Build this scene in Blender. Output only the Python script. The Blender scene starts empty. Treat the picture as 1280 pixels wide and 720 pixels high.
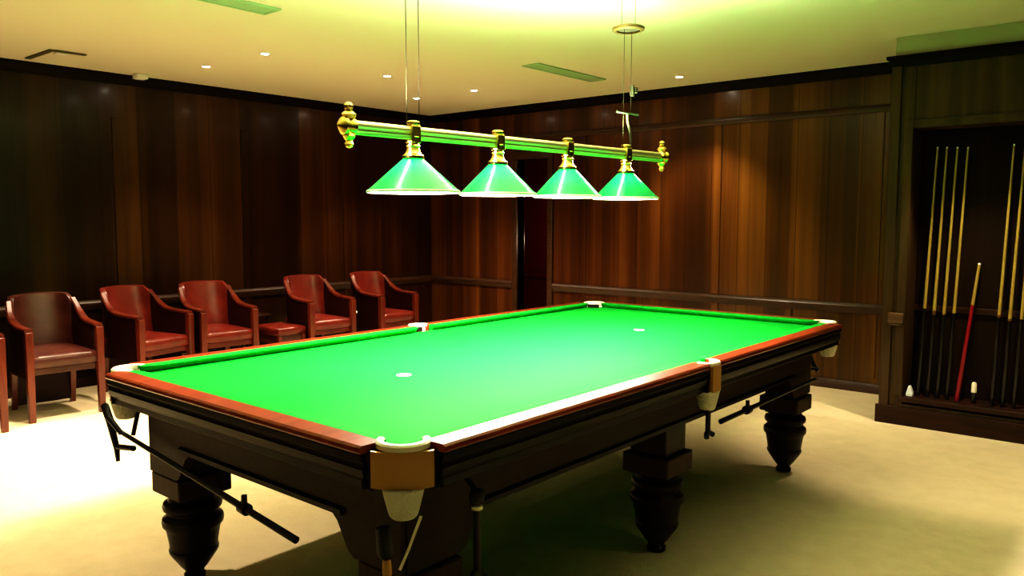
import bpy, bmesh, math, random
from mathutils import Vector, Matrix
random.seed(7)
scn = bpy.context.scene
C = scn.collection
PI = math.pi

# ------------------------------------------------------------------ materials
def new_mat(name):
    m = bpy.data.materials.new(name); m.use_nodes = True
    nt = m.node_tree
    b = nt.nodes['Principled BSDF']
    return m, nt, b

def plain(name, col, rough=.5, metal=0., coat=0., spec=.5, bump=0., bscale=60., coat_rough=.1, emit=None, es=0.):
    m, nt, b = new_mat(name)
    b.inputs['Base Color'].default_value = (*col, 1)
    b.inputs['Roughness'].default_value = rough
    b.inputs['Metallic'].default_value = metal
    b.inputs['Coat Weight'].default_value = coat
    b.inputs['Coat Roughness'].default_value = coat_rough
    b.inputs['Specular IOR Level'].default_value = spec
    if emit:
        b.inputs['Emission Color'].default_value = (*emit, 1)
        b.inputs['Emission Strength'].default_value = es
    tc = nt.nodes.new('ShaderNodeTexCoord')
    n = nt.nodes.new('ShaderNodeTexNoise'); n.inputs['Scale'].default_value = bscale; n.inputs['Detail'].default_value = 4
    nt.links.new(tc.outputs['Object'], n.inputs['Vector'])
    if bump > 0:
        bp = nt.nodes.new('ShaderNodeBump'); bp.inputs['Strength'].default_value = bump; bp.inputs['Distance'].default_value = .01
        nt.links.new(n.outputs['Fac'], bp.inputs['Height']); nt.links.new(bp.outputs['Normal'], b.inputs['Normal'])
    else:
        mr = nt.nodes.new('ShaderNodeMapRange')
        mr.inputs['To Min'].default_value = max(0, rough-.05); mr.inputs['To Max'].default_value = min(1, rough+.05)
        nt.links.new(n.outputs['Fac'], mr.inputs['Value']); nt.links.new(mr.outputs['Result'], b.inputs['Roughness'])
    return m

def wood(name, c0, c1, scale=(2, 40, 40), rough=.3, coat=.3, coat_rough=.12, bump=.03, spec=.5):
    m, nt, b = new_mat(name)
    tc = nt.nodes.new('ShaderNodeTexCoord'); mp = nt.nodes.new('ShaderNodeMapping')
    mp.inputs['Scale'].default_value = scale
    n = nt.nodes.new('ShaderNodeTexNoise'); n.inputs['Scale'].default_value = 1; n.inputs['Detail'].default_value = 6
    n.inputs['Distortion'].default_value = .6
    r = nt.nodes.new('ShaderNodeValToRGB')
    r.color_ramp.elements[0].position = .3; r.color_ramp.elements[1].position = .7
    r.color_ramp.elements[0].color = (*c0, 1); r.color_ramp.elements[1].color = (*c1, 1)
    L = nt.links.new
    L(tc.outputs['Object'], mp.inputs['Vector']); L(mp.outputs['Vector'], n.inputs['Vector'])
    L(n.outputs['Fac'], r.inputs['Fac']); L(r.outputs['Color'], b.inputs['Base Color'])
    b.inputs['Roughness'].default_value = rough
    b.inputs['Coat Weight'].default_value = coat; b.inputs['Coat Roughness'].default_value = coat_rough
    b.inputs['Specular IOR Level'].default_value = spec
    bp = nt.nodes.new('ShaderNodeBump'); bp.inputs['Strength'].default_value = bump; bp.inputs['Distance'].default_value = .01
    L(n.outputs['Fac'], bp.inputs['Height']); L(bp.outputs['Normal'], b.inputs['Normal'])
    return m

def panelling(name, axis, stops, tint_stops, rough=.28, bw=.30):
    """veneered wall boards: every board has its own tone; grain runs up the wall"""
    m, nt, b = new_mat(name)
    L = nt.links.new; N = nt.nodes.new
    tc = N('ShaderNodeTexCoord'); sp = N('ShaderNodeSeparateXYZ'); L(tc.outputs['Object'], sp.inputs['Vector'])
    u = sp.outputs[axis]
    def math_(op, a, bb=None):
        k = N('ShaderNodeMath'); k.operation = op
        for i, v in enumerate((a, bb)):
            if v is None: continue
            if isinstance(v, (int, float)): k.inputs[i].default_value = v
            else: L(v, k.inputs[i])
        return k.outputs[0]
    idx = math_('FLOOR', math_('DIVIDE', u, bw))
    frac = math_('FRACT', math_('DIVIDE', u, bw))
    wn = N('ShaderNodeTexWhiteNoise'); wn.noise_dimensions = '1D'; L(idx, wn.inputs['W'])
    # sub-board within each leaf
    idx2 = math_('FLOOR', math_('DIVIDE', math_('ADD', u, math_('MULTIPLY', wn.outputs['Value'], .09)), bw*.42))
    wn2 = N('ShaderNodeTexWhiteNoise'); wn2.noise_dimensions = '1D'; L(math_('ADD', idx2, 51.3), wn2.inputs['W'])
    cb = N('ShaderNodeCombineXYZ'); L(math_('MULTIPLY', u, 26.), cb.inputs[0]); L(math_('MULTIPLY', sp.outputs[2], .9), cb.inputs[2])
    L(math_('MULTIPLY', idx, 3.7), cb.inputs[1])
    gr = N('ShaderNodeTexNoise'); gr.inputs['Scale'].default_value = 1; gr.inputs['Detail'].default_value = 5; L(cb.outputs[0], gr.inputs['Vector'])
    cb2 = N('ShaderNodeCombineXYZ'); L(math_('MULTIPLY', u, 5.5), cb2.inputs[0]); L(math_('MULTIPLY', sp.outputs[2], .12), cb2.inputs[2])
    gr2 = N('ShaderNodeTexNoise'); gr2.inputs['Scale'].default_value = 1; gr2.inputs['Detail'].default_value = 2; L(cb2.outputs[0], gr2.inputs['Vector'])
    t = math_('ADD', math_('MULTIPLY', wn.outputs['Value'], .20), math_('MULTIPLY', wn2.outputs['Value'], .16))
    t = math_('ADD', t, math_('MULTIPLY', gr.outputs['Fac'], .22))
    t = math_('ADD', t, math_('MULTIPLY', gr2.outputs['Fac'], .55))
    r = N('ShaderNodeValToRGB'); cr = r.color_ramp
    cr.elements[0].position = stops[0][0]; cr.elements[0].color = (*stops[0][1], 1)
    cr.elements[1].position = stops[-1][0]; cr.elements[1].color = (*stops[-1][1], 1)
    for pos, col in stops[1:-1]:
        e = cr.elements.new(pos); e.color = (*col, 1)
    L(t, r.inputs['Fac'])
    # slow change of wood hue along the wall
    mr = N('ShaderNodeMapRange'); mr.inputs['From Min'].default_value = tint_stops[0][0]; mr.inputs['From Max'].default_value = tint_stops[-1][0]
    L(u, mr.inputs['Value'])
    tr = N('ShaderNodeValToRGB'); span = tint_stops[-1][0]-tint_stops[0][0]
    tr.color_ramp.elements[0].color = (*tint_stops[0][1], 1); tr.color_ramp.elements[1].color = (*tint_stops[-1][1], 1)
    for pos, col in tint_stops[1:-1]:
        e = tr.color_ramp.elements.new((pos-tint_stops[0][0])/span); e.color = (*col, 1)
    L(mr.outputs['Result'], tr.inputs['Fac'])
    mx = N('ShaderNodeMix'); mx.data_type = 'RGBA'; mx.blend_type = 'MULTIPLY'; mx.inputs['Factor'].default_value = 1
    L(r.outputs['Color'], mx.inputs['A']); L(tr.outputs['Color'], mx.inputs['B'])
    # thin joints
    j = math_('LESS_THAN', frac, .03)
    mx2 = N('ShaderNodeMix'); mx2.data_type = 'RGBA'; L(math_('MULTIPLY', j, .55), mx2.inputs['Factor'])
    L(mx.outputs['Result'], mx2.inputs['A']); mx2.inputs['B'].default_value = (.006, .003, .001, 1)
    L(mx2.outputs['Result'], b.inputs['Base Color'])
    b.inputs['Roughness'].default_value = rough
    b.inputs['Coat Weight'].default_value = .14; b.inputs['Coat Roughness'].default_value = .13; b.inputs['Specular IOR Level'].default_value = .3
    bp = N('ShaderNodeBump'); bp.inputs['Strength'].default_value = .04; bp.inputs['Distance'].default_value = .01
    L(gr.outputs['Fac'], bp.inputs['Height']); L(bp.outputs['Normal'], b.inputs['Normal'])
    return m

M = {}
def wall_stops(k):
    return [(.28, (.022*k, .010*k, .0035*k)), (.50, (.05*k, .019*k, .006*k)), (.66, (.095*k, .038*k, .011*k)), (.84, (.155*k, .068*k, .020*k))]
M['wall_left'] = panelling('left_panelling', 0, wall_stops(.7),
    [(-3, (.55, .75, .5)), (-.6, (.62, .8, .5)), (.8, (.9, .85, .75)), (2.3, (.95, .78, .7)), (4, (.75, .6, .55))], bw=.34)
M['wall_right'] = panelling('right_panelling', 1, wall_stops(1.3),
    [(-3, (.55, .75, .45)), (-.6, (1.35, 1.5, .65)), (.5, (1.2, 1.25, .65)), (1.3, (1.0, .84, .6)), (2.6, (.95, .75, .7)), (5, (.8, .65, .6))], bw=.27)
M['trim'] = wood('dark_trim', (.020, .008, .004), (.048, .018, .007), (3, 3, 30), .5, .02, .3, .03, .2)
M['rail_trim'] = wood('dado_trim', (.035, .013, .005), (.07, .026, .009), (6, 6, 40), .45, .04)
M['cornice'] = wood('cornice_wood', (.004, .002, .001), (.009, .004, .002), (3, 3, 30), .6, .0, .3, .02, .15)
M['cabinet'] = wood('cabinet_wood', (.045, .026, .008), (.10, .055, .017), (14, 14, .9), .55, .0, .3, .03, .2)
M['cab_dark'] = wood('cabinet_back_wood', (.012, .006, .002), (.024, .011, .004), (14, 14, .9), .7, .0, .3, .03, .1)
M['block'] = wood('brown_block', (.10, .05, .022), (.15, .08, .035), (6, 6, 40), .4, .05)
M['recess'] = plain('dark_red_paint', (.12, .006, .008), .45)
M['alcove'] = plain('dark_recess_wood', (.02, .005, .004), .4)
M['mahogany'] = wood('red_mahogany', (.20, .026, .009), (.36, .06, .018), (3, 30, 30), .30, .35, .25, .01)
M['skirt'] = wood('ebony_stained_wood', (.006, .003, .002), (.014, .006, .004), (3, 30, 30), .40, .05, .3, .02, .25)
M['apron'] = wood('dark_frame_wood', (.024, .011, .005), (.042, .020, .008), (3, 30, 30), .5, .02, .3, .02, .25)
M['leg'] = wood('dark_leg_wood', (.007, .003, .002), (.016, .007, .004), (20, 20, 3), .42, .05, .3, .02, .3)
M['legblock'] = wood('brown_leg_block_wood', (.04, .02, .008), (.07, .035, .013), (20, 20, 3), .5, .02, .3, .02, .25)
M['black'] = plain('black_iron', (.012, .010, .009), .4)
M['ivory'] = plain('cream_leather', (.92, .82, .66), .5, bump=.1, bscale=120)
M['tan'] = plain('tan_leather_plate', (.66, .36, .10), .4, bump=.08, bscale=40)
M['net'] = plain('cream_netting', (.92, .90, .72), .8, bump=.9, bscale=130)
M['brass'] = plain('polished_brass', (.85, .62, .18), .25, 1.)
M['brass_bar'] = plain('brass_tube', (.95, .84, .56), .45, 1.)
M['cloth_bounce_green'] = plain('painted_bounce_tube', (.30, .90, .25), .3)  # green bounce light from the cloth put into the tube colour
M['white'] = plain('white_enamel', (.85, .85, .80), .4)
M['dull_brass'] = plain('dull_brass', (.16, .12, .04), .5, .6)
M['cord'] = plain('pale_cord', (.06, .055, .03), .8)
M['cable'] = plain('steel_cable', (.035, .030, .018), .8, spec=.1)
M['vent'] = plain('green_grey_vent', (.42, .62, .36), .6)
M['vent_dim'] = plain('dull_green_metal', (.05, .10, .04), .6)
M['ventdark'] = plain('dark_vent_slot', (.10, .09, .04), .6)
M['pale_cue'] = wood('ash_cue', (.34, .24, .05), (.46, .33, .08), (60, 60, 4), .3, .3)
M['cue_butt'] = plain('ebony_butt', (.012, .010, .009), .25, coat=.4)
M['cue_splice'] = wood('brown_splice', (.10, .045, .015), (.2, .09, .03), (60, 60, 4), .3, .3)
M['red_butt'] = plain('crimson_cue_butt', (.30, .008, .02), .3, coat=.4)
M['spot'] = plain('white_spot', (.9, .95, .85), .6)
M['leatherblack'] = plain('dark_side_leather', (.022, .004, .003), .45, bump=.1, bscale=80, spec=.25)
M['chairwood'] = wood('chair_mahogany', (.085, .012, .006), (.16, .026, .010), (20, 20, 4), .30, .3)
M['glow'] = plain('lamp_lens', (1, .95, .8), .4, emit=(1, .93, .75), es=160)

def leather(name, c0, c1):
    m, nt, b = new_mat(name); L = nt.links.new; N = nt.nodes.new
    tc = N('ShaderNodeTexCoord'); n = N('ShaderNodeTexNoise'); n.inputs['Scale'].default_value = 7; n.inputs['Detail'].default_value = 5
    r = N('ShaderNodeValToRGB'); r.color_ramp.elements[0].position = .35; r.color_ramp.elements[1].position = .7
    r.color_ramp.elements[0].color = (*c0, 1); r.color_ramp.elements[1].color = (*c1, 1)
    v = N('ShaderNodeTexVoronoi'); v.inputs['Scale'].default_value = 160
    bp = N('ShaderNodeBump'); bp.inputs['Strength'].default_value = .08; bp.inputs['Distance'].default_value = .004
    L(tc.outputs['Object'], n.inputs['Vector']); L(tc.outputs['Object'], v.inputs['Vector'])
    L(n.outputs['Fac'], r.inputs['Fac']); L(r.outputs['Color'], b.inputs['Base Color'])
    L(v.outputs['Distance'], bp.inputs['Height']); L(bp.outputs['Normal'], b.inputs['Normal'])
    b.inputs['Roughness'].default_value = .34; b.inputs['Coat Weight'].default_value = .15; b.inputs['Coat Roughness'].default_value = .25
    return m
M['leather'] = leather('oxblood_leather', (.115, .012, .007), (.18, .022, .012))
M['leather_old'] = leather('worn_brown_leather', (.055, .012, .008), (.095, .026, .018))

def cloth_mat():
    m, nt, b = new_mat('green_baize'); L = nt.links.new; N = nt.nodes.new
    tc = N('ShaderNodeTexCoord'); n = N('ShaderNodeTexNoise'); n.inputs['Scale'].default_value = 300; n.inputs['Detail'].default_value = 2
    r = N('ShaderNodeValToRGB'); r.color_ramp.elements[0].color = (.005, .27, .024, 1); r.color_ramp.elements[1].color = (.007, .34, .034, 1)
    bp = N('ShaderNodeBump'); bp.inputs['Strength'].default_value = .15; bp.inputs['Distance'].default_value = .002
    L(tc.outputs['Object'], n.inputs['Vector']); L(n.outputs['Fac'], r.inputs['Fac']); L(r.outputs['Color'], b.inputs['Base Color'])
    L(n.outputs['Fac'], bp.inputs['Height']); L(bp.outputs['Normal'], b.inputs['Normal'])
    b.inputs['Roughness'].default_value = .75; b.inputs['Specular IOR Level'].default_value = .08
    return m
M['cloth'] = cloth_mat()

def carpet_mat():
    m, nt, b = new_mat('cream_carpet'); L = nt.links.new; N = nt.nodes.new
    tc = N('ShaderNodeTexCoord')
    n = N('ShaderNodeTexNoise'); n.inputs['Scale'].default_value = 1.6; n.inputs['Detail'].default_value = 5; n.inputs['Distortion'].default_value = .8
    f = N('ShaderNodeTexNoise'); f.inputs['Scale'].default_value = 140; f.inputs['Detail'].default_value = 3
    g = N('ShaderNodeTexNoise'); g.inputs['Scale'].default_value = 9; g.inputs['Detail'].default_value = 4
    for k in (n, f, g): L(tc.outputs['Object'], k.inputs['Vector'])
    r = N('ShaderNodeValToRGB'); r.color_ramp.elements[0].position = .35; r.color_ramp.elements[1].position = .65
    r.color_ramp.elements[0].color = (.62, .50, .33, 1); r.color_ramp.elements[1].color = (.70, .57, .39, 1)
    a = N('ShaderNodeMath'); a.operation = 'ADD'; L(n.outputs['Fac'], a.inputs[0]); L(g.outputs['Fac'], a.inputs[1])
    h = N('ShaderNodeMath'); h.operation = 'MULTIPLY'; h.inputs[1].default_value = .5; L(a.outputs[0], h.inputs[0])
    L(h.outputs[0], r.inputs['Fac']); L(r.outputs['Color'], b.inputs['Base Color'])
    b2 = N('ShaderNodeBump'); b2.inputs['Strength'].default_value = .35; b2.inputs['Distance'].default_value = .03; L(g.outputs['Fac'], b2.inputs['Height'])
    bp = N('ShaderNodeBump'); bp.inputs['Strength'].default_value = .5; bp.inputs['Distance'].default_value = .006
    L(f.outputs['Fac'], bp.inputs['Height']); L(b2.outputs['Normal'], bp.inputs['Normal']); L(bp.outputs['Normal'], b.inputs['Normal'])
    b.inputs['Roughness'].default_value = .95; b.inputs['Specular IOR Level'].default_value = .1
    return m
M['carpet'] = carpet_mat()
M['ceiling_fill'] = plain('cream_with_painted_shade', (.52, .50, .37), .8, bump=.03, bscale=8)  # ceiling paint with shade put into its colour
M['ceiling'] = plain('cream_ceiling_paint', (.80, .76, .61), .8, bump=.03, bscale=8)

def shade_mat():
    m, nt, b = new_mat('green_glass_shade'); L = nt.links.new; N = nt.nodes.new
    b.inputs['Roughness'].default_value = .3; b.inputs['Coat Weight'].default_value = .35; b.inputs['Coat Roughness'].default_value = .06; b.inputs['Specular IOR Level'].default_value = .2
    tc = N('ShaderNodeTexCoord'); n = N('ShaderNodeTexNoise'); n.inputs['Scale'].default_value = 5
    L(tc.outputs['Object'], n.inputs['Vector'])
    r = N('ShaderNodeValToRGB'); r.color_ramp.elements[0].color = (.0, .24, .06, 1); r.color_ramp.elements[1].color = (.0, .32, .085, 1)
    L(n.outputs['Fac'], r.inputs['Fac']); L(r.outputs['Color'], b.inputs['Base Color'])
    t = N('ShaderNodeBsdfTranslucent'); t.inputs['Color'].default_value = (.0, .50, .12, 1)
    mx = N('ShaderNodeMixShader'); mx.inputs[0].default_value = SHADE_T
    out = nt.nodes['Material Output']
    L(b.outputs[0], mx.inputs[1]); L(t.outputs[0], mx.inputs[2]); L(mx.outputs[0], out.inputs['Surface'])
    return m
SHADE_T = .35
M['shade'] = shade_mat()
def lining_mat():
    m, nt, b = new_mat('opal_shade_lining'); L = nt.links.new; N = nt.nodes.new
    b.inputs['Base Color'].default_value = (.85, .85, .80, 1); b.inputs['Roughness'].default_value = .5
    t = N('ShaderNodeBsdfTranslucent'); t.inputs['Color'].default_value = (.85, .85, .8, 1)
    mx = N('ShaderNodeMixShader'); mx.inputs[0].default_value = .045
    L(b.outputs[0], mx.inputs[1]); L(t.outputs[0], mx.inputs[2]); L(mx.outputs[0], nt.nodes['Material Output'].inputs['Surface'])
    return m
M['lining'] = lining_mat()

# ------------------------------------------------------------------ mesh helpers
class MB:
    def __init__(self): self.bm = bmesh.new()
    def box(self, x0, x1, y0, y1, z0, z1, mtx=None):
        P = [(x0,y0,z0),(x1,y0,z0),(x1,y1,z0),(x0,y1,z0),(x0,y0,z1),(x1,y0,z1),(x1,y1,z1),(x0,y1,z1)]
        v = [self.bm.verts.new(mtx @ Vector(p) if mtx else p) for p in P]
        for f in ((0,3,2,1),(4,5,6,7),(0,1,5,4),(1,2,6,5),(2,3,7,6),(3,0,4,7)): self.bm.faces.new([v[i] for i in f])
        return self
    def rings(self, rings, closed_ring=True, cap=True, loop=False):
        V = [[self.bm.verts.new(p) for p in r] for r in rings]
        n = len(rings[0]); m = len(rings)
        for i in range(m if loop else m-1):
            a, b = V[i], V[(i+1) % m]
            for k in range(n if closed_ring else n-1):
                self.bm.faces.new((a[k], a[(k+1)%n], b[(k+1)%n], b[k]))
        if cap and closed_ring and not loop:
            self.bm.faces.new(V[0][::-1]); self.bm.faces.new(V[-1])
        return self
    def lathe(self, prof, o=(0,0,0), seg=32, mtx=None, cap=True):
        R = []
        for r, z in prof:
            ring = []
            for k in range(seg):
                a = 2*PI*k/seg; p = Vector((r*math.cos(a), r*math.sin(a), z))
                ring.append((mtx @ p if mtx else p) + Vector(o))
            R.append(ring)
        return self.rings(R, cap=cap)
    def tube(self, pts, r, seg=10, cap=True):
        pts = [Vector(p) for p in pts]; rr = r if isinstance(r, (list, tuple)) else [r]*len(pts)
        R = []; up = None
        for i, p in enumerate(pts):
            t = (pts[min(i+1, len(pts)-1)] - pts[max(i-1, 0)]).normalized()
            if up is None:
                up = Vector((0,0,1)) if abs(t.z) < .9 else Vector((1,0,0))
            s = t.cross(up).normalized(); up = s.cross(t).normalized()
            R.append([p + (s*math.cos(2*PI*k/seg) + up*math.sin(2*PI*k/seg))*rr[i] for k in range(seg)])
        return self.rings(R, cap=cap)
    def prism(self, poly, f0, f1):
        """poly: list of 2-D points, f0/f1 map a point to 3-D at either end"""
        return self.rings([[f0(p) for p in poly], [f1(p) for p in poly]])
    def build(self, name, mat, parent=None, smooth=35, bevel=0., seg=2, sub=0):
        bmesh.ops.recalc_face_normals(self.bm, faces=self.bm.faces)
        me = bpy.data.meshes.new(name); self.bm.to_mesh(me); self.bm.free()
        me.materials.append(mat)
        if smooth:
            me.polygons.foreach_set('use_smooth', [True]*len(me.polygons))
            me.set_sharp_from_angle(angle=math.radians(smooth))
        o = bpy.data.objects.new(name, me); C.objects.link(o)
        if parent: o.parent = parent
        if bevel:
            b = o.modifiers.new('bevel', 'BEVEL'); b.width = bevel; b.segments = seg; b.limit_method = 'ANGLE'; b.angle_limit = math.radians(40)
        if sub:
            s = o.modifiers.new('sub', 'SUBSURF'); s.levels = sub; s.render_levels = sub
        return o

def thing(name, label, cat, loc=(0,0,0), rz=0, group=None):
    o = bpy.data.objects.new(name, None); C.objects.link(o); o.empty_display_size = .1
    o.location = loc; o.rotation_euler = (0, 0, rz)
    return tag(o, label, cat, group)
def tag(o, label, cat, group=None):
    o['label'] = label; o['category'] = cat
    if group: o['group'] = group
    return o
def struct(o): o['kind'] = 'structure'; return o
def copy_tree(o, parent=None):
    c = o.copy(); C.objects.link(c)
    if parent: c.parent = parent
    for ch in list(o.children): copy_tree(ch, c)
    return c

# ------------------------------------------------------------------ room
XW, YW, H = 3.97, 4.88, 2.715          # right wall plane, left wall plane, ceiling
XB, YB = -5.2, -4.6                    # the two walls behind the photographer
struct(MB().box(XB-.2, XW+1.6, YB-.2, YW+.2, -.1, 0).build('floor', M['carpet'], smooth=0))
struct(MB().box(XB-.2, XW+1.6, YB-.2, YW+.2, H, H+.1).build('ceiling', M['ceiling'], smooth=0))
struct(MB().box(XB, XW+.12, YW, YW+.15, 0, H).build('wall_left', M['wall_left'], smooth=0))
D0, D1, DZ = 3.02, 3.46, 2.12          # dark opening in the right wall
b = MB()
b.box(XW, XW+.12, YB, D0, 0, H); b.box(XW, XW+.12, D1, YW, 0, H); b.box(XW, XW+.12, D0, D1, DZ, H)
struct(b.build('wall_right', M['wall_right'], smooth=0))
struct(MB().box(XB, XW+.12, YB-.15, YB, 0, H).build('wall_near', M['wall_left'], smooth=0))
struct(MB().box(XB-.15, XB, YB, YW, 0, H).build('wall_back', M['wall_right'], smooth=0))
# passage behind the opening
b = MB(); b.box(XW+1.1, XW+1.2, D0-.6, D1+1.2, 0, H); b.box(XW+.121, XW+1.1, D1+.9, D1+1.0, 0, H); b.box(XW+.121, XW+1.1, D0-.6, D0-.5, 0, H)
struct(b.build('wall_passage', M['recess'], smooth=0))
struct(MB().box(XW+1.06, XW+1.1, D0-.5, D1+.9, .70, .76).build('trim_5', M['recess'], bevel=.008))
# casing of the opening
b = MB()
b.box(XW-.03, XW+.12, D0-.07, D0, 0, DZ); b.box(XW-.03, XW+.12, D1, D1+.07, 0, DZ); b.box(XW-.03, XW+.12, D0-.07, D1+.07, DZ, DZ+.08)
struct(b.build('trim_1', M['rail_trim'], bevel=.006))

def moulding(name, mat, pts_prof, along, length0, length1, plane):
    """profile (d out of the wall, z) swept along one wall"""
    if along == 'x': f = lambda s: (lambda p: Vector((s, plane-p[0], p[1])))
    else: f = lambda s: (lambda p: Vector((plane-p[0], s, p[1])))
    return struct(MB().prism(pts_prof, f(length0), f(length1)).build(name, mat, smooth=40))
dado = [(0,.665),(.015,.665),(.02,.685),(.032,.70),(.032,.725),(.022,.735),(.018,.75),(0,.75)]
base = [(0,0),(.02,0),(.02,.06),(.012,.08),(0,.08)]
crown = [(0,H),(0,H-.085),(.012,H-.085),(.02,H-.065),(.045,H-.035),(.06,H-.015),(.06,H)]
frieze = [(0,2.33),(.012,2.33),(.022,2.345),(.022,2.375),(.012,2.39),(0,2.39)]
moulding('trim_2', M['rail_trim'], dado, 'x', XB, XW, YW)
moulding('trim_3', M['rail_trim'], dado, 'y', -.8, D0-.07, XW)
moulding('trim_4', M['rail_trim'], dado, 'y', D1+.07, YW, XW)
moulding('trim_6', M['cornice'], crown, 'x', XB, XW, YW)
moulding('trim_7', M['cornice'], crown, 'y', -.8, YW, XW)
moulding('trim_8', M['rail_trim'], frieze, 'y', -.62, YW, XW)
moulding('baseboard_left', M['trim'], base, 'x', XB, XW, YW)
moulding('baseboard_right', M['rail_trim'], base, 'y', -.8, D0-.07, XW)
moulding('baseboard_corner', M['rail_trim'], base, 'y', D1+.07, YW, XW)
# slim upright battens that divide the panels
b = MB()
for y in (-.40, 1.02, 2.55): b.box(XW-.012, XW, y-.035, y+.035, .75, 2.33)
for y in (-.40, .32, 1.02, 1.8, 2.55): b.box(XW-.012, XW, y-.035, y+.035, .13, .665)
struct(b.build('trim_10', M['wall_right'], bevel=.004))
b = MB()
for x in (-2.35, -1.1, .15, 1.4, 2.65): b.box(x-.04, x+.04, YW-.012, YW, .75, 2.33); b.box(x-.04, x+.04, YW-.012, YW, .13, .665)
struct(b.build('trim_11', M['wall_left'], bevel=.004))

# ------------------------------------------------------------------ cue cabinet standing out from the right wall
FX, EY, CH_ = 3.035, -.742, 2.585                   # its front plane and its visible end
CY1 = -3.0
cab = thing('cue_cabinet', 'tall dark wooden cue cabinet with open niche built out from the right wall', 'cabinet', (FX, EY, 0))
T = Matrix.Translation(Vector((-FX, -EY, 0)))
def cpart(name, mat, boxes, parent=cab, bevel=.004):
    m = MB()
    for q in boxes: m.box(*q, mtx=T)
    return m.build(name, mat, parent, bevel=bevel)
NY0, NY1, NZ0, NZ1, ND = -.885, -2.6, .205, 2.085, .22    # niche
cpart('carcass', M['cabinet'], [(FX, XW-.002, CY1, NY1, .0, CH_-.07), (FX, XW-.002, NY0, EY, 0, CH_-.07), (FX, XW-.002, NY1, NY0, NZ1, CH_-.07), (FX, XW-.002, NY1, NY0, 0, .15), (FX+ND+.03, XW-.002, NY1, NY0, .15, NZ1)])
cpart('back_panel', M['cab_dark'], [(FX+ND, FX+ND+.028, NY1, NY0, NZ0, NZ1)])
cpart('back_rail', M['trim'], [(FX+ND-.015, FX+ND-.001, NY1, NY0, .80, .845)])
cpart('shelf', M['trim'], [(FX-.035, FX+ND+.02, NY1, NY0+.02, .17, NZ0)])
cpart('plinth', M['trim'], [(FX-.03, FX-.001, CY1, EY+.03, 0, .13)])
fr = cpart('niche_frame', M['cabinet'], [(FX-.02, FX-.001, NY0, NY0+.06, NZ0, NZ1+.06), (FX-.02, FX-.001, NY1, NY0, NZ1, NZ1+.06)])
cpart('corner_stile', M['cabinet'], [(FX-.022, FX-.001, EY-.055, EY+.01, .13, CH_-.07)])
cpart('stile_block', M['block'], [(FX-.05, FX-.024, EY-.135, EY-.035, .725, .80), (FX-.04, FX-.02, EY-.13, EY-.04, .71, .724)], bevel=.008)
m = MB(); pr = [(0,CH_),(0,CH_-.075),(.010,CH_-.075),(.014,CH_-.06),(.03,CH_-.03),(.045,CH_-.02),(.045,CH_)]
m.prism(pr, lambda p: Vector((FX-p[0], CY1, p[1])) - Vector((FX, EY, 0)), lambda p: Vector((FX-p[0], EY+p[0], p[1])) - Vector((FX, EY, 0)))
m.prism(pr, lambda p: Vector((FX-p[0], EY+p[0], p[1])) - Vector((FX, EY, 0)), lambda p: Vector((XW-.1, EY+p[0], p[1])) - Vector((FX, EY, 0)))
m.build('cornice', M['cornice'], cab)

struct(MB().box(FX+.004, XW-.002, CY1, EY-.004, CH_+.001, H-.001).build('added_ceiling_filler', M['ceiling_fill'], smooth=0))  # added filler where a dark gap would show above the cabinet
# cues in the niche
def cue(yb, yt, zt, label, butt, splice, rb=.014, rt=.0065, zj=.82, name='cue', splice_z=None, xt=None, xb=None, group='cues standing in the rack'):
    xb = FX+.07 if xb is None else xb; xt = FX+ND-.03 if xt is None else xt
    o = thing(name, label, 'cue', (xb, yb, NZ0), 0, group)
    d = Vector((xt-xb, yt-yb, zt-NZ0)); at = lambda z: d*((z-NZ0)/(zt-NZ0)); r = lambda z: rb+(rt-rb)*((z-NZ0)/(zt-NZ0))
    lo = MB().tube([at(NZ0+.002), at(NZ0+.008), at(zj)], [rb*.8, rb, r(zj)], 12).build('butt', butt, o)
    MB().tube([at(zj+.0005), at(zt-.012)], [r(zj), rt], 12).build('shaft', M['pale_cue'], o)
    MB().tube([at(zt-.0115), at(zt)], [rt, rt*.9], 12).build('tip', M['white'], o)
    if splice_z: MB().tube([at(splice_z), at(zj)], [r(splice_z)*.6, r(zj)*1.05], 12).build('splice', M['cue_splice'], o)
    return o
cue(-.968, -.995, 1.965, 'pale ash cue with black butt, first from the left end of the rack', M['cue_butt'], None, zj=.83)
cue(-1.031, -1.055, 1.962, 'pale ash cue with long brown splice, second from the left end of the rack', M['cue_butt'], None, splice_z=.52, zj=.82)
cue(-1.093, -1.120, 1.958, 'pale ash cue with black butt, third from the left end of the rack', M['cue_butt'], None, zj=.80, splice_z=.72)
cue(-1.154, -1.185, 1.955, 'pale ash cue standing just left of the short red cue', M['cue_butt'], None, zj=.81)
cue(-1.215, -1.29, 1.16, 'short leaning cue with bright crimson butt and pale shaft', M['red_butt'], None, zj=.87, rb=.015, rt=.010)
cue(-1.425, -1.455, 1.958, 'pale ash cue, first to the right of the gap in the rack', M['cue_butt'], None, zj=.82, splice_z=.66)
cue(-1.487, -1.52, 1.958, 'pale ash cue, second to the right of the gap in the rack', M['cue_butt'], None, zj=.80, splice_z=.66)
cue(-1.551, -1.59, 1.955, 'pale ash cue nearest the right edge of the photo', M['cue_butt'], None, zj=.80)
o = thing('cue_extension', 'stubby dark cue extension with cream cap on the shelf beside the red cue', 'cue extension', (FX+.08, -1.315, NZ0))
MB().lathe([(.016,.002),(.018,.01),(.017,.075)]).build('barrel', M['cue_butt'], o)
MB().lathe([(.017,.0755),(.016,.135),(.011,.145)]).build('cap', M['ivory'], o)
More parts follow.
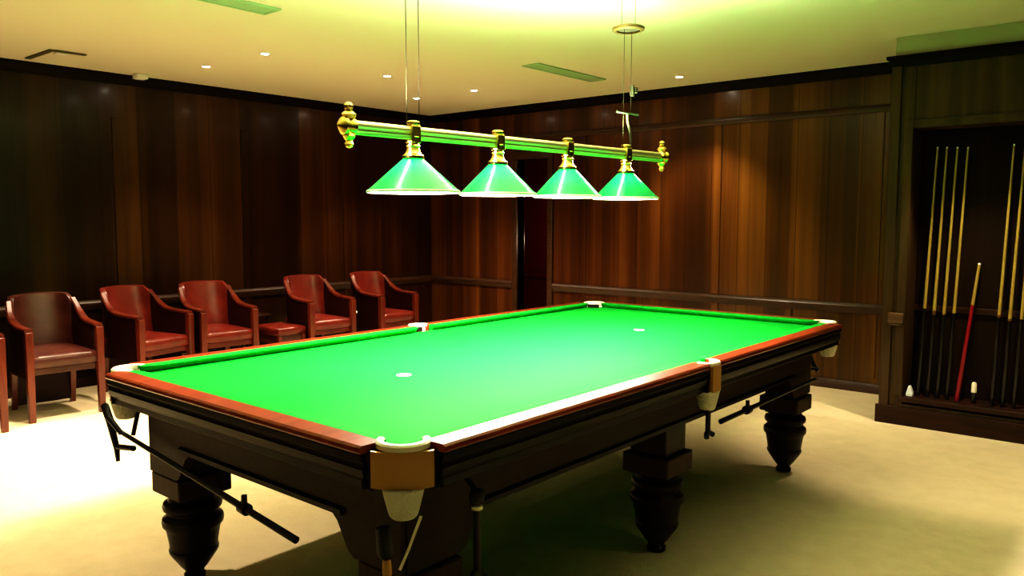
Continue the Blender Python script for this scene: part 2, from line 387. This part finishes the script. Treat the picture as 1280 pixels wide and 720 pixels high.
o = MB().prism([(-.022,0),(.022,0),(.022,.02),(.008,.075),(-.004,.078),(-.022,.03)], lambda p: Vector((-.018, p[0], p[1])), lambda p: Vector((.018, p[0], p[1]))).build('chalk_block', M['white'], bevel=.004)
o.location = (FX+.03, -.925, NZ0+.001); tag(o, 'small white chalk block at the left end of the cue shelf', 'chalk')

# ------------------------------------------------------------------ ceiling fittings
for pts, lab in (([(2.13,1.885),(2.13,1.70),(3.11,1.70),(3.11,1.90)], 'long green grey ceiling vent beyond the lamp'),
                 ([(-1.25,2.03),(-1.25,1.86),(-.17,1.86),(-.17,2.04)], 'green grey ceiling vent cut by the top edge of the photo')):
    cx = sum(p[0] for p in pts)/4; cy = sum(p[1] for p in pts)/4
    o = thing('ceiling_vent', lab, 'vent', (cx, cy, H), 0, 'ceiling vents')
    x0, x1 = pts[0][0]-cx, pts[2][0]-cx; y0, y1 = -.088, .088
    m = MB(); m.box(x0,x1,y0,y0+.018,-.012,-.001); m.box(x0,x1,y1-.018,y1,-.012,-.001); m.box(x0,x0+.018,y0+.018,y1-.018,-.012,-.001); m.box(x1-.018,x1,y0+.018,y1-.018,-.012,-.001)
    m.build('frame', M['vent'], o, bevel=.002)
    m = MB()
    for k in range(6): m.box(x0+.019, x1-.019, y0+.022+k*.023, y0+.038+k*.023, -.008, -.001)
    m.build('louvre', M['vent'], o)
o = thing('ceiling_hatch', 'small dark angled vent high in the ceiling at far left', 'vent', (-.60, 4.42, H))
m = MB(); m.box(-.02,.02,-.25,.25,-.01,-.001); m.box(.021,.24,-.26,-.215,-.01,-.001); m.build('slot', M['ventdark'], o)
MB().box(.05,.14,-.20,-.13,-.014,-.001).build('lamp', M['white'], o, bevel=.003)
o = MB().box(-.05,.05,-.05,.05,-.045,-.001).build('ceiling_sensor', M['white'], bevel=.01); o.location = (.30, 4.70, H)
tag(o, 'small white sensor box on the ceiling by the left cornice', 'sensor')

DL = [(.506,3.09,'nearer of the two downlights above the second and third chairs'), (.485,3.92,'small bright downlight, leftmost in the photo'),
      (1.742,3.107,'small bright downlight left of the lamp cables'), (2.814,3.876,'small bright downlight seen behind the lamp cable'),
      (2.817,3.06,'small bright downlight between lamp cables and ceiling vent'), (3.43,1.15,'small bright downlight by the right wall beyond the lamp')]
proto = None
for x, y, lab in DL:
    if proto is None:
        proto = thing('downlight', lab, 'downlight', (x,y,H), 0, 'recessed downlights')
        MB().lathe([(.030,-.006),(.042,-.006),(.045,-.001),(.030,-.001)], seg=24, cap=False).build('trim_ring', M['white'], proto)
        MB().lathe([(.029,-.004),(.020,-.006),(.001,-.007)], seg=24).build('lens', M['glow'], proto)
    else:
        d = copy_tree(proto); d.location = (x,y,H); d['label'] = lab

# ------------------------------------------------------------------ snooker table
l, w = 1.733, .914
TOP, RED, SK, BED = .872, .849, .752, .840
tb = thing('snooker_table', 'full size snooker table with bright green cloth and red mahogany rails', 'snooker table')
PO, CH = .118, .155
CP = [(sx*(l-PO), sy*(w-PO), sx, sy) for sx in (-1,1) for sy in (-1,1)]
# bed
def bed_outline():
    a, c = l-.085, w-.085; pts = []
    r = .05
    def corner(sx, sy, a0):
        cx, cy = sx*(l-PO), sy*(w-PO)
        d = math.sqrt(r*r-(PO-.085)**2)
        return cx, cy, d
    out = []
    for sx, sy, order in ((-1,-1,0),(1,-1,1),(1,1,2),(-1,1,3)):
        cx, cy, d = corner(sx, sy, 0)
        p_x = (sx*a, cy - sy*d); p_y = (cx - sx*d, sy*c)
        seq = (p_x, p_y) if order in (0, 2) else (p_y, p_x)
        a0 = math.atan2(seq[0][1]-cy, seq[0][0]-cx); a1 = math.atan2(seq[1][1]-cy, seq[1][0]-cx)
        dl = (a1-a0+PI) % (2*PI) - PI
        for k in range(9): t = a0+dl*k/8; out.append((cx+r*math.cos(t), cy+r*math.sin(t)))
        if order in (0, 2):
            s = -1 if order == 0 else 1; cy2 = s*(w-.04); e = math.sqrt(r*r-.045**2)
            b0 = math.atan2(s*c-cy2, s*e); b1 = math.atan2(s*c-cy2, -s*e)
            if order == 0: b0, b1 = b1+0, b0+0; b0, b1 = math.atan2(.045, -e), math.atan2(.045, e)
            else: b0, b1 = math.atan2(-.045, e), math.atan2(-.045, -e)
            for k in range(5): t = b0+(b1-b0)*k/4; out.append((r*math.cos(t), cy2+r*math.sin(t)))
    return out
MB().prism(bed_outline(), lambda p: Vector((p[0],p[1],BED-.085)), lambda p: Vector((p[0],p[1],BED))).build('playing_bed', M['cloth'], tb, smooth=20)
for x, y in ((-.907,-.014),(.822,-.05)):
    MB().lathe([(.030,.0005),(.030,.0012),(.001,.0014)], (x,y,BED), 24).build('cloth_spot', M['spot'], tb)

def segment_frame(kind, s):
    """returns map (u along, t inwards from the outer edge, z) -> xyz"""
    if kind == 'long': return lambda u,t,z: Vector((u, s*(w-t), z))
    return lambda u,t,z: Vector((s*(l-t), u, z))
segs = []
for s in (-1,1):
    segs += [('long', s, -l+CH, -.052, 'c', 'm'), ('long', s, .052, l-CH, 'm', 'c'), ('short', s, -w+CH, w-CH, 'c', 'c')]
for kind, s, u0, u1, e0, e1 in segs:
    F = segment_frame(kind, s)
    prof = [(.0,RED),(-.004,RED+.008),(-.002,TOP-.006),(.006,TOP),(.074,TOP+.001),(.074,RED-.02),(.02,RED-.02),(.02,RED)]
    rail = MB().prism(prof, lambda p: F(u0,*p), lambda p: F(u1,*p)).build('cushion_rail', M['mahogany'], tb, bevel=.002)
    # cushion, its nose rounded off into the pockets
    R = []; n = 40; ln = u1-u0
    for i in range(n+1):
        q = i/n; q = .5-.5*math.cos(PI*q)
        u = u0 + ln*q; k = 1.
        for d, e in ((u-u0, e0), (u1-u, e1)):
            rr = .085 if e == 'c' else .05
            if d < rr: k = min(k, math.sqrt(max(0, 1-(1-d/rr)**2)))
        t = .076 + .048*k; tu = .076 + .016*k
        R.append([F(u,.0745,TOP), F(u,(.076+t)/2,TOP), F(u,t,TOP-.003), F(u,t-.001,TOP-.008), F(u,tu,BED+.001), F(u,.0745,BED+.001)])
    MB().rings(R).build('cushion', M['cloth'], rail, smooth=50)
    # dark moulded skirt under the rail, with its lower bead
    sp = [(.022,RED-.001),(.004,RED-.004),(.003,RED-.018),(.010,RED-.024),(.010,RED-.034),(.006,RED-.042),(.010,RED-.060),(.020,RED-.076),(.034,SK+.012),(.034,SK),(.15,SK),(.15,BED-.087),(.022,BED-.087)]
    e = .008
    MB().prism(sp, lambda p: F(u0-e*0,*p), lambda p: F(u1,*p)).build('skirt', M['skirt'], tb)
    MB().tube([F(u0,.040,SK-.004), F(u1,.040,SK-.004)], .006, 8).build('bead', M['apron'], tb)

# pockets
def arc_band(cx, cy, a0, a1, prof, n=20):
    R = []
    for i in range(n+1):
        a = a0+(a1-a0)*i/n
        R.append([Vector((cx+r*math.cos(a), cy+r*math.sin(a), z)) for r, z in prof])
    return MB().rings(R)
def net_bag(cx, cy, ztop, rr=.058, dep=.082):
    return MB().lathe([(rr*.55, ztop-dep-.001),(rr*.66,ztop-dep+.006),(rr*.72,ztop-dep*.8),(rr*.86,ztop-dep*.4),(rr,ztop),(rr-.004,ztop),(rr*.8,ztop-dep*.4),(rr*.6,ztop-dep*.85),(.001,ztop-dep*.92)], (cx,cy,0), 28, cap=False)
for cx, cy, sx, sy in CP:
    a = math.atan2(sy, sx); c45 = math.sqrt(.5)
    pk = arc_band(cx, cy, a-1.9, a+1.9, [(.052,TOP-.012),(.052,TOP),(.056,TOP+.004),(.070,TOP+.004),(.076,TOP-.001),(.076,TOP-.014)]).build('pocket', M['ivory'], tb)
    pk2 = arc_band(cx, cy, a-1.75, a+1.75, [(.050,TOP-.013),(.056,TOP-.013),(.056,SK+.005),(.050,SK+.005)]).build('pocket_liner', M['ivory'], pk)
    # tan leather plate across the corner, gently bowed
    R = []
    for i in range(13):
        q = -1+2*i/12; off = .083*q; bow = .010*(1-q*q)
        base_ = Vector((sx*(l-CH/2+.002), sy*(w-CH/2+.002), 0))
        tv = Vector((-sy*c45, sx*c45, 0))*1; nv = Vector((sx*c45, sy*c45, 0))
        p = base_ + tv*off + nv*(bow-.004); zt = TOP-.014-.004*(1-q*q)
        pin = p - nv*.012
        R.append([Vector((p.x,p.y,zt)), Vector((p.x,p.y,SK+.008-.006*(1-q*q))), Vector((pin.x,pin.y,SK+.008-.006*(1-q*q))), Vector((pin.x,pin.y,zt))])
    MB().rings(R).build('pocket_plate', M['tan'], pk)
    net_bag(cx+sx*.022, cy+sy*.022, SK+.002).build('net', M['net'], pk)
    # wooden backing either side of the plate, out to the mitred skirt ends
    m = MB()
    R = []
    for q, zt in ((-1,0),(1,0)):
        p = Vector((sx*(l-CH/2-.012), sy*(w-CH/2-.012), 0)) + Vector((-sy*c45, sx*c45, 0))*(.108*q); pin = p - Vector((sx*c45, sy*c45, 0))*.012
        R.append([Vector((p.x,p.y,TOP-.016)), Vector((p.x,p.y,SK)), Vector((pin.x,pin.y,SK)), Vector((pin.x,pin.y,TOP-.016))])
    m.rings(R); m.build('corner_backing', M['skirt'], tb)
for sy in (-1,1):
    a = sy*PI/2; cy = sy*(w-.045)
    pk = arc_band(0, cy, a-1.75, a+1.75, [(.046,TOP-.012),(.046,TOP),(.050,TOP+.004),(.056,TOP+.004),(.061,TOP-.001),(.061,TOP-.014)]).build('pocket', M['ivory'], tb)
    arc_band(0, cy, a-1.55, a+1.55, [(.044,TOP-.013),(.050,TOP-.013),(.050,SK+.005),(.044,SK+.005)]).build('pocket_liner', M['ivory'], pk)
    R = []
    for i in range(9):
        q = -1+2*i/8; yo = sy*(w+.008+.008*(1-q*q)); yi = sy*(w-.006)
        R.append([Vector((.036*q,yo,TOP-.010)), Vector((.036*q,yo,SK)), Vector((.036*q,yi,SK)), Vector((.036*q,yi,TOP-.010))])
    MB().rings(R).build('pocket_plate', M['tan'], pk)
    MB().box(-.056,.056, sy*(w-.006) if sy<0 else w-.03, sy*(w-.03) if sy<0 else w-.006, SK, TOP-.016).build('corner_backing', M['skirt'], tb)
    net_bag(0, sy*(w-.035), SK+.002, .052).build('net', M['net'], pk)

# under-frame: aprons with brackets running down to the legs
AB = .575
def apron(kind, s, u0, u1, inset, legs):
    F = segment_frame(kind, s); pts = []
    pts += [(u0, SK-.001), (u0, AB-.115)]
    us = sorted(legs); first = True
    for k, u in enumerate(us):
        if k == 0: pts += [(u+.115, AB-.115), (u+.14, AB-.10), (u+.165, AB-.06), (u+.19, AB-.02), (u+.215, AB)]
        elif k == len(us)-1: pts += [(u-.215, AB), (u-.19, AB-.02), (u-.165, AB-.06), (u-.14, AB-.10), (u-.115, AB-.115)]
        else: pts += [(u-.1, AB), (u+.1, AB)]
    pts += [(u1, AB-.115), (u1, SK-.001)]
    MB().prism(pts, lambda p: F(p[0],inset,p[1]), lambda p: F(p[0],inset+.035,p[1])).build('apron', M['apron'], tb)
    MB().prism([(inset-.012,AB+.006),(inset-.012,AB+.022),(inset-.001,AB+.030),(inset-.001,AB+.004)], lambda p: F(us[0]+.16,*p), lambda p: F(us[-1]-.16,*p)).build('apron_bead', M['skirt'], tb)
LX, LY = 1.46, .65
for s in (-1,1):
    apron('long', s, -l+.17, l-.17, .165, (-LX, 0, LX))
    apron('short', s, -w+.17, w-.17, .15, (-LY, LY))
# legs
legprof = [(.028,.0),(.040,.003),(.042,.02),(.034,.03),(.040,.042),(.052,.055),(.086,.105),(.094,.118),(.096,.13),(.092,.137),(.094,.16),(.102,.205),(.106,.222),(.116,.232),(.119,.248),(.116,.262),(.104,.272),(.098,.282),(.100,.290),(.112,.300),(.115,.313),(.110,.326),(.094,.336),(.088,.352)]
leg0 = None
for x in (-LX, 0, LX):
    for y in (-LY, LY):
        if leg0 is None:
            lg = MB().lathe(legprof, (0,0,0), 40).build('leg', M['leg'], tb)
            MB().box(-.088,.088,-.088,.088,.3525,SK-.002).build('leg_block', M['leg'], lg, bevel=.006)
            m = MB()
            for sx in (-1,1):
                m.box(sx*.092-.004, sx*.092+.03*sx if sx>0 else sx*.092+.004, -.07,.07,.372,.455) if False else None
            m.box(-.112,.112,-.112,.112,.365,.452); m.build('leg_collar', M['legblock'], lg, bevel=.008)
            leg0 = lg; lg.location = (x,y,0)
        else:
            c = copy_tree(leg0, tb); c.location = (x,y,0)
# ball rails: paired runners from the pocket nets ending in a stop
def ball_rail(p0, p1, side, r=.011):
    p0, p1 = Vector(p0), Vector(p1); d = (p1-p0).normalized(); up = Vector((0,0,1)); n = d.cross(up).normalized()
    br = MB().tube([p0, p0+(p1-p0)*.5, p1], [r*.8, r, r*1.1], 10).build('ball_rail', M['black'], tb)
    q = p0+(p1-p0)*.76
    MB().tube([q-d*.018, q+d*.018], .021, 12).tube([q, q+up*.045], .010, 8).build('rail_stop', M['black'], br)
    return br
ball_rail((-1.635,.90,.605), (-1.62,-.30,.462), 1)
b_ = MB().tube([(-1.64,.86,.600),(-1.66,.93,.66),(-1.66,.955,.70),(-1.645,.95,.64),(-1.63,.93,.52),(-1.63,.925,.47)], [.010,.012,.016,.016,.012,.008], 10)
b_.tube([(-1.63,.93,.53),(-1.62,.80,.545)], .012, 8); b_.tube([(-1.62,.80,.60),(-1.60,.78,.72),(-1.60,.78,SK)], .009, 8)
b_.build('rail_hook', M['black'], tb)
ball_rail((1.50,-.80,.555), (.30,-.80,.545), 1)
m = MB().tube([(1.66,-.62,SK),(1.72,-.68,.66),(1.72,-.72,.58),(1.72,-.74,.56)], [.014,.016,.013,.015], 10)
m.tube([(1.72,-.73,.575),(1.60,-.66,.57),(1.50,-.62,.58)], .011, 8); m.tube([(1.70,-.70,.62),(1.62,-.66,.57)], .009, 8)
m.build('rail_hook', M['black'], tb)
# hanging stops at the near middle and near corner pockets
for (x, y, z0, z1) in ((.0,-.885,.57,.70), (-1.40,-.865,.45,.665)):
    m = MB().tube([(x,y,z1),(x,y,z0)], .011, 10)
    m.tube([(x-.03,y-.01,z0-.012),(x-.012,y,z0),(x+.012,y,z0),(x+.03,y-.01,z0-.012)], .011, 8)
    m.lathe([(.006,z1-.012),(.020,z1-.006),(.024,z1+.012),(.018,z1+.028),(.005,z1+.032)], (x,y,0), 16)
    m.tube([(x,y,z1+.02),(x,y+.08,SK-.002)], .008, 8)
    o = m.build('hanging_stop', M['black'], tb)
    MB().lathe([(.013,z1-.030),(.017,z1-.028),(.017,z1-.018),(.013,z1-.016)], (x,y,0), 16).build('ring', M['ivory'], o)
o = MB().tube([(-1.71,-.82,.665),(-1.71,-.83,.60),(-1.712,-.835,.585)], [.020,.024,.016], 10).build('strap', M['black'], tb)
MB().tube([(-1.712,-.835,.584),(-1.714,-.838,.55),(-1.712,-.838,.525)], [.011,.013,.008], 10).build('strap_end', M['tan'], o)
MB().tube([(-1.655,-.905,.70),(-1.69,-.895,.62),(-1.712,-.885,.57)], .004, 8).build('net_tie', M['ivory'], tb)

# ------------------------------------------------------------------ hanging lamp
LA = math.radians(-3.97); LC0 = Vector((-.0614, 0, 0)); SP = .484; RIM = 1.571
lamp = thing('billiard_lamp', 'brass bar lamp with four green conical shades hanging over the snooker table', 'lamp', (LC0.x, 0, 0), LA)
BZ, HL = 1.818, 1.035
MB().tube([(-HL,0,BZ),(HL+.03,0,BZ)], .0165, 20).build('bar', M['brass_bar'], lamp)
MB().tube([(-HL,-.0,BZ-.029),(HL+.03,-.0,BZ-.029)], .0095, 16).build('lower_bar', M['cloth_bounce_green'], lamp)
for s in (-1,1):
    x = s*HL+(.03 if s > 0 else 0); my = Matrix.Rotation(PI/2*s, 4, 'Y')
    m = MB()
    m.lathe([(.004,-.085),(.014,-.080),(.018,-.070),(.012,-.058),(.020,-.050),(.026,-.040),(.020,-.028),(.016,-.02),(.024,.0),(.022,.022),(.026,.030),(.030,.040),(.020,.050),(.012,.056),(.018,.064),(.019,.074),(.012,.084),(.003,.088)], (x,0,BZ-.005), 24)
    m.lathe([(.018,-.03),(.030,-.022),(.034,-.008),(.028,.006),(.036,.016),(.034,.028),(.020,.040),(.008,.048),(.002,.052)], (x,0,BZ-.008), 24, mtx=my)
    m.build('end_finial', M['brass'], lamp)
sc = (1.07, .99, .955, .99)
for i in range(4):
    x = (i-1.5)*SP; k = sc[i]; R0 = .176*k
    m = MB().lathe([(.020,.012),(.034,.004),(.044,-.004),(.044,-.014),(.040,-.018)], (x,0,RIM+.150), 28)
    m.lathe([(.040,.0),(.046,.006),(.046,.016),(.034,.026),(.028,.036),(.026,.05),(.030,.056),(.024,.062)], (x,0,RIM+.128), 28)
    m.lathe([(.024,.0),(.024,.03),(.028,.034),(.020,.040)], (x,0,RIM+.186), 24)
    g = m.build('gallery', M['brass'], lamp)
    MB().box(x-.024,x+.024,-.024,.024,BZ-.052,BZ+.020).lathe([(.026,.0),(.030,.008),(.026,.016),(.012,.020)], (x,0,BZ+.0205), 20).build('clamp', M['brass'], g, bevel=.006)
    sh = MB().lathe([(.042,.133),(.048,.128),(R0-.012,.014),(R0,.006)], (x,0,RIM), 64, cap=False).build('shade', M['shade'], lamp)
    MB().lathe([(R0,.006),(R0+.003,.002),(R0+.002,-.004),(R0-.004,-.005),(R0-.007,.006),(R0-.015,.012),(.046,.124),(.040,.129)], (x,0,RIM), 64, cap=False).build('shade_lining', M['lining'], sh)
    MB().lathe([(.014,.128),(.016,.118),(.024,.108),(.022,.100),(.012,.094),(.002,.092)], (x,0,RIM), 20).build('bulb', M['glow'], lamp)
for x in (-1.5*SP-.032, -1.5*SP+.032):
    MB().tube([(x,0,BZ+.015),(x,0,H-.001)], .0018, 6).build('cable', M['cable'], lamp)
xr = 1.5*SP
for dx in (-.03, .035):
    MB().tube([(xr+dx,0,BZ+.015 if dx < 0 else 2.02),(xr+dx,0,2.455)], .0018, 6).build('cable', M['cable'], lamp)
MB().tube([(xr-.085,0,2.022),(xr+.105,0,2.022)], .005, 8).build('spreader', M['vent_dim'], lamp)
MB().tube([(xr+.005,0,2.02),(xr+.008,0,1.98),(xr+.03,0,1.93),(xr+.040,0,1.88),(xr+.030,0,BZ+.018)], .007, 10).build('power_cord', M['cord'], lamp)
MB().box(xr+.038,xr+.056,-.01,.01,2.115,2.175).box(xr+.062,xr+.084,-.012,.012,2.135,2.165).build('connector', M['cord'], lamp, bevel=.003)
r0 = MB().lathe([(.062,-.012),(.072,-.014),(.084,-.008),(.086,.004),(.076,.010),(.062,.008)], (xr+.005,0,2.462), 40, cap=False).build('hanging_ring', M['dull_brass'], lamp)
MB().lathe([(.061,-.002),(.061,.006),(.001,.010)], (xr+.005,0,2.460), 40).build('ring_plate', M['cord'], r0)
for dx in (-.06, .06): MB().tube([(xr+.005+dx,0,2.468),(xr+.005+dx,0,H-.001)], .0016, 6).build('ring_wire', M['cord'], r0)

# ------------------------------------------------------------------ armchairs
def make_chair(old=False):
    lm = M['leather_old'] if old else M['leather']
    t = thing('armchair', 'red leather tub armchair with wooden front legs', 'armchair')
    # half outline in plan: x, y, top height, backwards lean at the top
    H2 = [(.250,-.245,.655,0),(.254,-.16,.657,0),(.256,-.05,.662,.0),(.256,.03,.676,.004),(.255,.09,.706,.012),(.250,.135,.755,.026),(.236,.180,.822,.045),(.212,.222,.868,.060),(.175,.252,.872,.075),(.12,.272,.874,.082),(.05,.280,.877,.085),(0,.281,.878,.085)]
    full = H2 + [(-x,y,z,le) for x,y,z,le in H2[-2::-1]]
    def shell(seq, name, mat, parent, zb, th, cap=True):
        R = []; n = len(seq)
        for i, (x,y,zt,le) in enumerate(seq):
            j = full.index((x,y,zt,le)); a = full[max(j-1,0)]; b = full[min(j+1,len(full)-1)]
            d = Vector((b[0]-a[0], b[1]-a[1], 0)).normalized(); nr = Vector((-d.y, d.x, 0))   # points inside
            if nr.dot(Vector((0,-.1,0))-Vector((x,y,0))) < 0: nr = -nr
            col_o = []; col_i = []
            for q in (0,.25,.5,.75,1):
                z = zb+(zt-zb)*q; ly = le*max(0,(z-.45)/(.43))
                bulge = .012*math.sin(PI*q)
                p = Vector((x, y+ly, z)); col_o.append(p); col_i.append(p+nr*(th+bulge))
            R.append(col_o + [ (col_o[-1]+col_i[-1])/2+Vector((0,0,.008)) ] + col_i[::-1])
        return MB().rings(R).build(name, mat, parent, smooth=50)
    back = full[6:17]
    shell(back, 'backrest', lm, t, .30, .045)
    MB().box(-.184,.184,.262,.274,.03,.335).build('under_seat_shade', M['leatherblack'], t)  # dark panel added for the shade beneath the seat
    for s, seq in ((1, full[:7]), (-1, full[16:])):
        arm = shell(seq, 'arm', M['leatherblack'], t, .31, .036)
        path = [Vector((x-(.016 if x>0 else -.016), y+le, z+.010)) for x,y,z,le in seq]
        if s < 0: path = path[::-1]
        path = [path[0]+Vector((0,-.028,0))] + path
        R = []
        for i, p in enumerate(path):
            d = (path[min(i+1,len(path)-1)]-path[max(i-1,0)]).normalized(); sd = d.cross(Vector((0,0,1))).normalized(); up = sd.cross(d)
            wd = .027 if i < 6 else .022
            R.append([p-sd*wd-up*.010, p+sd*wd-up*.010, p+sd*wd+up*.006, p+sd*(wd-.008)+up*.013, p-sd*(wd-.008)+up*.013, p-sd*wd+up*.006])
        MB().rings(R).build('armrest', M['chairwood'], arm)
    # seat: crowned cushion and apron
    R = []
    for z, k in ((.385,.0),(.39,.004),(.435,.008),(.462,.004),(.474,-.012),(.483,-.05),(.487,-.12)):
        a, y0, y1 = .214+k, -.262-k, .235; ring = []
        for i in range(9): ring.append(Vector((-a+2*a*i/8, y0-.012*(1-(i/4-1)**2)*(1 if k > -.05 else .3), z)))
        for i in range(9): ring.append(Vector((a-2*a*i/8, y1, z)))
        R.append(ring)
    MB().rings(R).build('seat', lm, t, smooth=60)
    MB().box(-.213,.213,-.250,.235,.335,.384).build('seat_apron', lm, t, bevel=.006)
    for s in (-1,1):
        m = MB(); x = s*.236
        m.rings([[Vector((x-a,-.265-a,z)),Vector((x+a,-.265-a,z)),Vector((x+a,-.265+a,z)),Vector((x-a,-.265+a,z))] for z, a in ((0,.021),(.3,.024),(.62,.026),(.652,.026))])
        m.build('leg', M['chairwood'], t, bevel=.004)
        m = MB()
        m.rings([[Vector((s*.205-a,y-a,z)),Vector((s*.205+a,y-a,z)),Vector((s*.205+a,y+a,z)),Vector((s*.205-a,y+a,z))] for z, a, y in ((0,.018,.275),(.2,.021,.255),(.3,.022,.245))])
        m.build('leg', M['chairwood'], t, bevel=.004)
    return t
chairs = [
 (-.715, 4.115, -3, 1.0, 'dark brown leather armchair with a worn sheen, leftmost whole chair by the wall', True),
 (0.07, 4.30, 11, 1.0, 'red leather armchair second from left, between the brown chair and the third chair', False),
 (.70, 4.27, -5, 1.0, 'red leather armchair third from left, just left of the leather stool', False),
 (1.77, 4.23, -4, 1.0, 'red leather armchair directly right of the leather stool', False),
 (2.55, 4.16, 0, 1.0, 'red leather armchair farthest right, nearest the room corner', False),
 (-1.40, 4.02, -3, 1.0, 'armchair cut off by the left edge of the photo, only its front leg in view', False)]
protos = {}
for x, y, a, k, lab, old in chairs:
    if old not in protos: c = protos[old] = make_chair(old)
    else: c = copy_tree(protos[old])
    c.location = (x,y,0); c.rotation_euler = (0,0,math.radians(a)); c['label'] = lab; c['group'] = 'leather armchairs along the left wall'
# stool and small side table between the third and fourth chairs
st = thing('stool', 'low red leather stool between the third and fourth armchairs', 'stool', (1.325, 4.22, 0), 0)
R = []
for z, a in ((.365,.195),(.37,.20),(.42,.204),(.435,.198),(.446,.17),(.452,.10)):
    R.append([Vector((-a+.055,-a,z)),Vector((0,-a-.004,z)),Vector((a-.055,-a,z)),Vector((a-.055,0,z)),Vector((a-.055,a,z)),Vector((0,a,z)),Vector((-a+.055,a,z)),Vector((-a+.055,0,z))])
MB().rings(R).build('cushion', M['leather'], st, smooth=60)
MB().box(-.13,.13,-.185,.185,.28,.3645).build('apron', M['leather_old'], st, bevel=.005)
for sx in (-1,1):
    for sy in (-1,1):
        MB().rings([[Vector((sx*.13-a,sy*.185-a,z)),Vector((sx*.13+a,sy*.185-a,z)),Vector((sx*.13+a,sy*.185+a,z)),Vector((sx*.13-a,sy*.185+a,z))] for z, a in ((0,.014),(.363,.018))]).build('leg', M['chairwood'], st, bevel=.003)
sd = thing('side_table', 'small dark side table with a polished top behind the leather stool', 'side table', (1.28, 4.66, 0))
MB().box(-.17,.17,-.13,.13,.49,.515).build('table_top', M['trim'], sd, bevel=.006)
for sx in (-1,1):
    for sy in (-1,1): MB().box(sx*.14-.016,sx*.14+.016,sy*.10-.016,sy*.10+.016,0,.4895).build('leg', M['trim'], sd, bevel=.003)
for ch in C.objects:
    if ch.get('label', '').startswith('red leather armchair directly right'):
        MB().lathe([(.002,-.015),(.010,-.011),(.015,0),(.010,.011),(.002,.015)], (.274,-.265,.524), 16).build('round_white_dot', M['white'], ch)['label'] = 'small round white dot'  # small white ball standing for a white dot beside the leg

# ------------------------------------------------------------------ lights
def light(kind, name, loc, energy, color, **kw):
    d = bpy.data.lights.new(name, kind); d.energy = energy; d.color = color
    for k, v in kw.items(): setattr(d, k, v)
    o = bpy.data.objects.new(name, d); C.objects.link(o); o.location = loc
    return o
WARM = (1., .86, .62)
ca, sa = math.cos(LA), math.sin(LA)
for i in range(4):
    x = (i-1.5)*SP
    P = (LC0.x+x*ca, x*sa)
    light('POINT', 'shade_light', (*P, RIM+.078), 80, (1., .95, .82), shadow_soft_size=.03)
    u = light('SPOT', 'added_uplight', (LC0.x+(x-.13)*ca, (x-.13)*sa, BZ+.07), 66, ((1,.93,.70),(1,.94,.70),(.92,.95,.66),(.80,.97,.58))[i], spot_size=math.radians(152), spot_blend=.75, shadow_soft_size=.04)  # added spot without a fitting, brightens the ceiling, greener towards one end
    u.rotation_euler = (PI, 0, 0)
st_ = light('AREA', 'added_streak_strip', (LC0.x, 0, BZ-.044), 6.5, (1., .97, .88), shape='RECTANGLE', size=2.0, size_y=.014)  # added light strip that makes the white streaks on the shades
st_.rotation_euler = (0, 0, LA)
for x, y, lab in DL:
    light('SPOT', 'downlight_or_added_spot', (x,y,H-.02), 120, WARM, spot_size=math.radians(95), spot_blend=.6, shadow_soft_size=.03)
for x, y, e in ((-.75,3.1,250), (-1.95,3.1,230), (-.75,3.9,110), (2.62,-1.35,140), (-2.4,4.0,120), (-3.3,-3.2,90), (-1.5,1.68,190), (.4,-3.0,65)):  # ceiling spots without fittings, mostly added to brighten floor and near side
    light('SPOT', 'downlight_or_added_spot', (x,y,H-.02), e, WARM, spot_size=math.radians(92 if (x, y) in ((-1.5,1.68),(.4,-3.0)) else 62), spot_blend=.45, shadow_soft_size=.03)
light('POINT', 'added_passage_light', (XW+.6, D0+.1, 1.2), 9, (1,.75,.5), shadow_soft_size=.06)  # added light that lifts the dark red passage walls
wd = bpy.data.worlds.new('world'); scn.world = wd; wd.use_nodes = True
wd.node_tree.nodes['Background'].inputs[0].default_value = (.02, .015, .01, 1)

# ------------------------------------------------------------------ camera
cd = bpy.data.cameras.new('camera'); cam = bpy.data.objects.new('camera', cd); C.objects.link(cam)
yaw, pit, rol, fpx = .701968, -.0875378, .0010645, 997.13
f = Vector((math.cos(pit)*math.cos(yaw), math.cos(pit)*math.sin(yaw), math.sin(pit)))
r = Vector((math.sin(yaw), -math.cos(yaw), 0)); u = r.cross(f)
r2 = r*math.cos(rol)+u*math.sin(rol); u2 = -r*math.sin(rol)+u*math.cos(rol)
mt = Matrix((r2, u2, -f)).transposed().to_4x4(); mt.translation = (-3.02797, -2.37195, 1.46524)
cam.matrix_world = mt
cd.sensor_fit = 'HORIZONTAL'; cd.sensor_width = 36; cd.lens = fpx/1280*36; cd.clip_start = .05
scn.camera = cam
scn.view_settings.view_transform = 'Standard'
scn.view_settings.look = 'High Contrast'
scn.view_settings.exposure = .15
